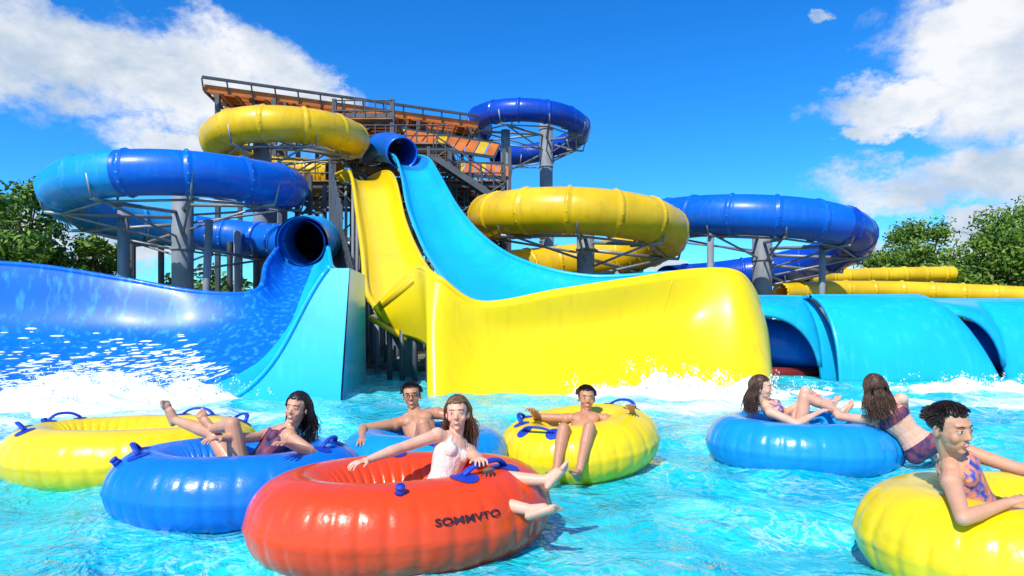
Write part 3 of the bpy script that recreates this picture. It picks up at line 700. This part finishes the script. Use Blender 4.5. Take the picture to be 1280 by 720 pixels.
    for sg in(-1,1):
        he((sg*.030,.0715,.004),(.0125,.0125,.0066),b,0,12); he((sg*.030,.0800,.004),(.0055,.0048,.0058),b,1,10)
        b.tube([hp(sg*.014,.0845,.026),hp(sg*.030,.0835,.031),hp(sg*.046,.072,.027)],[.0022*k*bw,.0030*k*bw,.0012*k*bw],6,2)
        b.tube([hp(sg*.017,.081,.0095),hp(sg*.030,.0848,.0118),hp(sg*.043,.076,.007)],[.0010*k,.0013*k,.0008*k],6,2)
        he((sg*.030,.0705,.010),(.0150,.0135,.0068),b,5,12); he((sg*.030,.0690,-.005),(.0140,.0125,.0055),b,5,12)
    he((0,.0870,-.050),(.020,.005,.0036),b,3,12); he((0,.0865,-.063),(.017,.006,.0048),b,3,12); he((0,.0888,-.0562),(.015,.003,.0034),b,4,10)
    if glasses:
        for sg in(-1,1):
            b.tube([hp(sg*.033+.024*math.cos(a),.094,.004+.017*math.sin(a)) for a in [i*.5236 for i in range(12)]],.0026*k,6,1,closed=True)
            b.rod(hp(sg*.057,.093,.01),hp(sg*.076,.0,.008),.0022*k,6,1)
        b.rod(hp(-.009,.094,.010),hp(.009,.094,.010),.0025*k,6,1)
    b.obj('face_details',[WHT,IRIS,hair_c,LIP,TOOTH,skin_m],parent=e)
    rn=random.Random(seed); b=B()
    vs=[];fs=[];nn,mm=48,26; hk=1.0 if hair=='long' else .965
    for j in range(mm+1):
        ph=math.pi*j/mm*.80
        for i in range(nn):
            a=2*math.pi*i/nn; x=math.cos(a)*math.sin(ph);f=math.sin(a)*math.sin(ph);u=math.cos(ph)
            nz=hk+.035*noise.noise(V((x*6,f*6,u*6+H)))+.02*noise.noise(V((x*18,f*18,u*18)))
            p=(x*.081*nz,-.016+f*.099*nz,.034+u*.091*nz)
            lim=.066+.005*math.sin(x*23)
            if p[1]>.02 and p[2]<lim: p=(p[0]*.7,min(p[1],.03)*.5,p[2]*.8+.015)
            elif hair=='short' and p[2]<-.012: p=(p[0]*.8,p[1]*.85,p[2])
            vs.append(hp(*p))
    for j in range(mm):
        for i in range(nn): fs.append((j*nn+i,(j+1)*nn+i,(j+1)*nn+(i+1)%nn,j*nn+(i+1)%nn))
    b.add(vs,fs)
    G=V((0,0,-1))
    for q in range(620 if hair=='long' else 900):
        a=rn.uniform(0,2*math.pi); u=rn.uniform(-.15 if hair=='long' else -.05,1); sq=math.sqrt(1-max(0,u)**2); x=math.cos(a)*sq;f=math.sin(a)*sq
        if f>.45 and u<.62: continue
        p0=V((x*.080,-.016+f*.097,.034+u*.090))
        if hair=='short':
            p0=V((x*.077,-.016+f*.094,.034+u*.087))
            dirn=V((x*.5+.3+rn.uniform(-.2,.2),f*.2+.6*(1 if u>.5 else -.3),u*.1-.15+rn.uniform(-.1,.1))).normalized(); nrm=V((x,f,max(u,0)))
            pts=[hp(*p0),hp(*(p0+dirn*.011+nrm*.005)),hp(*(p0+dirn*.024+nrm*rn.uniform(.000,.006)))]
            b.tube(pts,[.0030*k,.0025*k,.0007*k],4,0,cap=False)
        else:
            L=rn.uniform(.14,.30); sx=1 if x>0 else -1
            mid=V((sx*rn.uniform(.066,.090),p0.y*.6-.035,-.03)) if abs(x)>.35 else V((x*.12,-.10+rn.uniform(-.02,.01),-.02))
            w0=hp(*p0); w1=hp(*((p0+mid)/2+V((x*.010,f*.010,.012)))); w2=hp(*mid)
            back=-hF*.03; out=hR*(sx*rn.uniform(-.02,.035))
            w3=w2+(G*.5-hU*.5)*L*.45*k+out+back+V((rn.gauss(0,.010),rn.gauss(0,.010),0)); w4=w3+(G*.7-U*.4)*L*.45*k+back*.6+V((rn.gauss(0,.02),rn.gauss(0,.02),0))
            P_=crom([w0,w1,w2,w3,w4],14); ph=rn.uniform(0,6); fq=rn.uniform(.6,1.1); P_=[p+(hR*math.sin(ph+i*fq)+hF*math.cos(ph+i*fq))*(.008*i/13) for i,p in enumerate(P_)]
            b.tube(P_,[.0048*k*(1-.06*i) for i in range(14)],4,0,cap=False)
    b.obj('hair',[hair_c],parent=e)
    return e
HB=mat('dark_brown_hair',(.030,.015,.009),.45,.5,col2=(.012,.006,.004),vscale=30)
HM=mat('brown_hair',(.11,.042,.018),.45,.5,col2=(.035,.013,.007),vscale=30)
HBL=mat('light_brown_hair',(.24,.11,.04),.45,.5,col2=(.09,.035,.014),vscale=30)
SK1=skin('fair_skin',(.78,.46,.32)); SK2=skin('tan_skin',(.56,.28,.155)); SK3=skin('olive_skin',(.66,.36,.22))
SW=mat('white_swimsuit',(.74,.70,.66),.6,.3,col2=(.70,.56,.48),vscale=9,bump=.3,bscale=30); SB=mat('blue_swim_shorts',(.01,.08,.42),.6,.3,col2=(.01,.03,.18),vscale=12,bump=.4,bscale=18)
SPT=mat('patterned_swimwear',(.02,.08,.45),.6,.3,col2=(.80,.30,.10),vscale=26,det=1,bump=.4,bscale=18); SR=mat('dark_swimsuit',(.02,.03,.10),.6,.3,col2=(.3,.06,.08),vscale=16)
human('girl_in_red_tube',1.5,(-.46,3.90,.20),(.24,.46,.84),(.8,-.75,.3),(-.02,-1,.06),(-.04,.1,1),
 [(-.18,3.66,.50),(-.88,3.66,.48)],[(.3,.5,-.5),(-.5,.4,-.2)],[(.20,3.68,.38),(.11,3.47,.27)],[(.1,-.2,1),(.0,-.4,.9)],SK1,HBL,'long','one',SW,ff=((.8,-.1,.45),(.85,-.3,.15)),female=True,seed=3)
human('woman_in_blue_tube',1.62,(-1.90,4.52,.20),(.50,.28,.55),(-.6,-.35,.6),(-.18,-1,.04),(.12,.1,1),
 [(-1.45,4.22,.47),(-1.98,4.30,.50)],[(.5,-.4,-.2),(.0,-.5,-.4)],[(-2.20,4.70,.50),(-2.56,4.86,.54)],[(-.1,-.1,1),(.1,0,.5)],SK3,HB,'long','one',SR,ff=((-.6,0,.8),(-.5,0,.9)),female=True,seed=5)
human('man_with_glasses',1.75,(-.70,5.42,.12),(-.34,.60,.70),(.2,-1,.4),(.06,-1,.05),(-.08,0,1),
 [(-.35,5.40,.46),(-1.22,5.22,.34)],[(.5,.2,-.2),(-.8,-.2,.0)],[(-.30,5.10,.08),(-.58,5.05,.08)],[(0,-.3,1),(0,-.3,1)],SK2,HB,'short','shorts',SB,glasses=True,seed=7)
human('boy_in_yellow_tube',1.6,(.62,5.44,.16),(.10,.74,.64),(-.15,-1,.4),(.02,-1,.04),(.04,0,1),
 [(1.04,5.55,.52),(.18,5.62,.50)],[(.6,.1,-.1),(-.6,.2,0)],[(.52,4.99,.10),(.34,5.0,.09)],[(.05,-.15,1),(-.08,-.15,1)],SK2,HB,'short','shorts',SB,seed=9)
human('girl_in_blue_tube',1.5,(2.62,5.9,.27),(-.62,-.05,.55),(.6,-.3,.6),(1,-.60,0),(-.05,0,1),
 [(2.75,5.95,.56),(2.68,5.62,.48)],[(.0,.3,-.6),(-.1,-.6,-.4)],[(3.05,6.15,.46),(2.98,5.80,.46)],[(0,0,1),(0,-.1,1)],SK1,HM,'long','bikini',SPT,female=True,seed=11)
human('woman_on_blue_tube',1.6,(3.42,5.34,.24),(-.56,.30,.72),(.35,1,.25),(.15,1,.05),(-.1,0,1),
 [(2.95,5.95,.52),(3.30,5.75,.40)],[(-.5,-.3,-.3),(.5,0,-.3)],[(3.9,5.9,.02),(4.05,5.75,.0)],[(.1,.1,1),(.3,0,1)],SK1,HM,'long','bikini',SR,female=True,seed=13)
human('boy_in_near_yellow_tube',1.5,(2.40,3.22,.26),(-.42,-.04,.70),(.70,-.70,.3),(.30,-1,-.15),(-.05,-.1,1),
 [(2.80,3.06,.50),(2.24,2.90,.47)],[(.3,-.3,-.2),(-.3,-.6,-.3)],[(3.15,3.15,.50),(3.1,2.85,.48)],[(0,0,1),(0,-.2,1)],SK3,HB,'short','shirt',SPT,hs=1.10,seed=15)

# ---------------------------------------------------------------- camera, sun, sky
cam=bpy.data.cameras.new('camera'); co=bpy.data.objects.new('camera',cam); S.collection.objects.link(co); S.camera=co
co.location=(0,0,1.3); co.rotation_euler=(math.radians(90),0,0); cam.lens=22.5; cam.sensor_width=36; cam.shift_y=40/1280; cam.clip_end=5000; cam.clip_start=.05
el=math.radians(46); az=math.radians(208)
sd=V((math.sin(az)*math.cos(el),math.cos(az)*math.cos(el),math.sin(el)))
sl=bpy.data.lights.new('sun','SUN'); sl.energy=4.9; sl.angle=math.radians(.5); sl.color=(1,.95,.86); so=bpy.data.objects.new('sun',sl); S.collection.objects.link(so); so.rotation_euler=sd.to_track_quat('Z','Y').to_euler()
W=bpy.data.worlds.new('World'); S.world=W; W.use_nodes=True; nt=W.node_tree; N=nt.nodes; Lk=nt.links; bg=N['Background']
sk=N.new('ShaderNodeTexSky'); sk.sky_type='NISHITA'; sk.sun_disc=False; sk.sun_elevation=el; sk.sun_rotation=az; sk.ozone_density=2.0; sk.dust_density=.3; sk.air_density=1.0
hs=N.new('ShaderNodeHueSaturation'); hs.inputs['Saturation'].default_value=1.38; hs.inputs['Value'].default_value=1.25; Lk.new(sk.outputs[0],hs.inputs['Color'])
ti=N.new('ShaderNodeMixRGB'); ti.blend_type='MULTIPLY'; ti.inputs['Fac'].default_value=1; Lk.new(hs.outputs[0],ti.inputs['Color1']); ti.inputs['Color2'].default_value=(.38,1.12,1.60,1)
tc=N.new('ShaderNodeTexCoord'); D_=tc.outputs['Generated']
blobs=[(-.74,.42,.25,.095),(-.47,.375,.17,.08),(-.33,.33,.10,.05),(-.50,.27,.15,.045),(-.78,.49,.14,.04),(-.60,.115,.11,.04),(-.8,.12,.1,.05),(-.22,.10,.08,.03),
 (.76,.46,.19,.10),(.60,.345,.13,.04),(.84,.37,.15,.08),(.62,.215,.15,.05),(.80,.235,.16,.065),(.78,.14,.18,.035),(.62,.10,.14,.03),(.46,.085,.10,.018),
 (.48,.46,.030,.016),(.535,.295,.042,.022),(.28,.085,.12,.02)]
mpn=N.new('ShaderNodeMapping'); mpn.inputs['Scale'].default_value=(1,1,1.5); Lk.new(D_,mpn.inputs['Vector'])
wn=nnoise(9,6,0,mpn.outputs[0],.65); wv=N.new('ShaderNodeVectorMath'); wv.operation='SUBTRACT'; Lk.new(wn.outputs['Color'],wv.inputs[0]); wv.inputs[1].default_value=(.5,.5,.5)
ws=N.new('ShaderNodeVectorMath'); ws.operation='SCALE'; Lk.new(wv.outputs[0],ws.inputs[0]); ws.inputs['Scale'].default_value=.13
wa_=N.new('ShaderNodeVectorMath'); wa_.operation='ADD'; Lk.new(D_,wa_.inputs[0]); Lk.new(ws.outputs[0],wa_.inputs[1]); DW=wa_.outputs[0]
tot=None
for tx,tz,wx,wz in blobs:
    c=V((tx,1,tz)); L=c.length; c.normalize()
    s1=N.new('ShaderNodeVectorMath'); s1.operation='SUBTRACT'; Lk.new(DW,s1.inputs[0]); s1.inputs[1].default_value=c
    s2=N.new('ShaderNodeVectorMath'); s2.operation='MULTIPLY'; Lk.new(s1.outputs[0],s2.inputs[0]); s2.inputs[1].default_value=(L/wx,L/max(wx,.2),L/wz)
    s3=N.new('ShaderNodeVectorMath'); s3.operation='LENGTH'; Lk.new(s2.outputs[0],s3.inputs[0])
    g_=math_('MAXIMUM',math_('SUBTRACT',1.35,s3.outputs['Value']),0); g_=math_('MINIMUM',g_,.85)
    tot=g_ if tot is None else math_('MAXIMUM',tot,g_)
sp=N.new('ShaderNodeSeparateXYZ'); Lk.new(D_,sp.inputs[0]); bk=math_('MULTIPLY',math_('MAXIMUM',math_('MULTIPLY',sp.outputs[1],-1),0),.75)
tot=math_('MAXIMUM',tot,math_('MINIMUM',bk,.4))
cn=nnoise(6,10,.1,mpn.outputs[0],.63)
dn=math_('ADD',math_('MULTIPLY',tot,1.15),math_('MULTIPLY',math_('SUBTRACT',cn.outputs['Fac'],.5),2.6)); dn=math_('MULTIPLY',dn,math_('MINIMUM',math_('MULTIPLY',tot,4),1))
cm=N.new('ShaderNodeMapRange'); cm.interpolation_type='SMOOTHSTEP'; cm.inputs['From Min'].default_value=.22; cm.inputs['From Max'].default_value=.92; Lk.new(dn,cm.inputs['Value'])
cs=N.new('ShaderNodeValToRGB'); cs.color_ramp.elements[0].position=.38; cs.color_ramp.elements[1].position=.60; cs.color_ramp.elements[0].color=(4.9,5.9,7.1,1); cs.color_ramp.elements[1].color=(8.8,8.9,9.1,1)
cn3=nnoise(6.5,8,.2,mpn.outputs[0],.6); Lk.new(cn3.outputs['Fac'],cs.inputs['Fac'])
mxx=N.new('ShaderNodeMixRGB'); Lk.new(math_('MULTIPLY',cm.outputs[0],.97),mxx.inputs['Fac']); Lk.new(ti.outputs[0],mxx.inputs['Color1']); Lk.new(cs.outputs[0],mxx.inputs['Color2'])
Lk.new(mxx.outputs[0],bg.inputs['Color']); bg.inputs['Strength'].default_value=.11
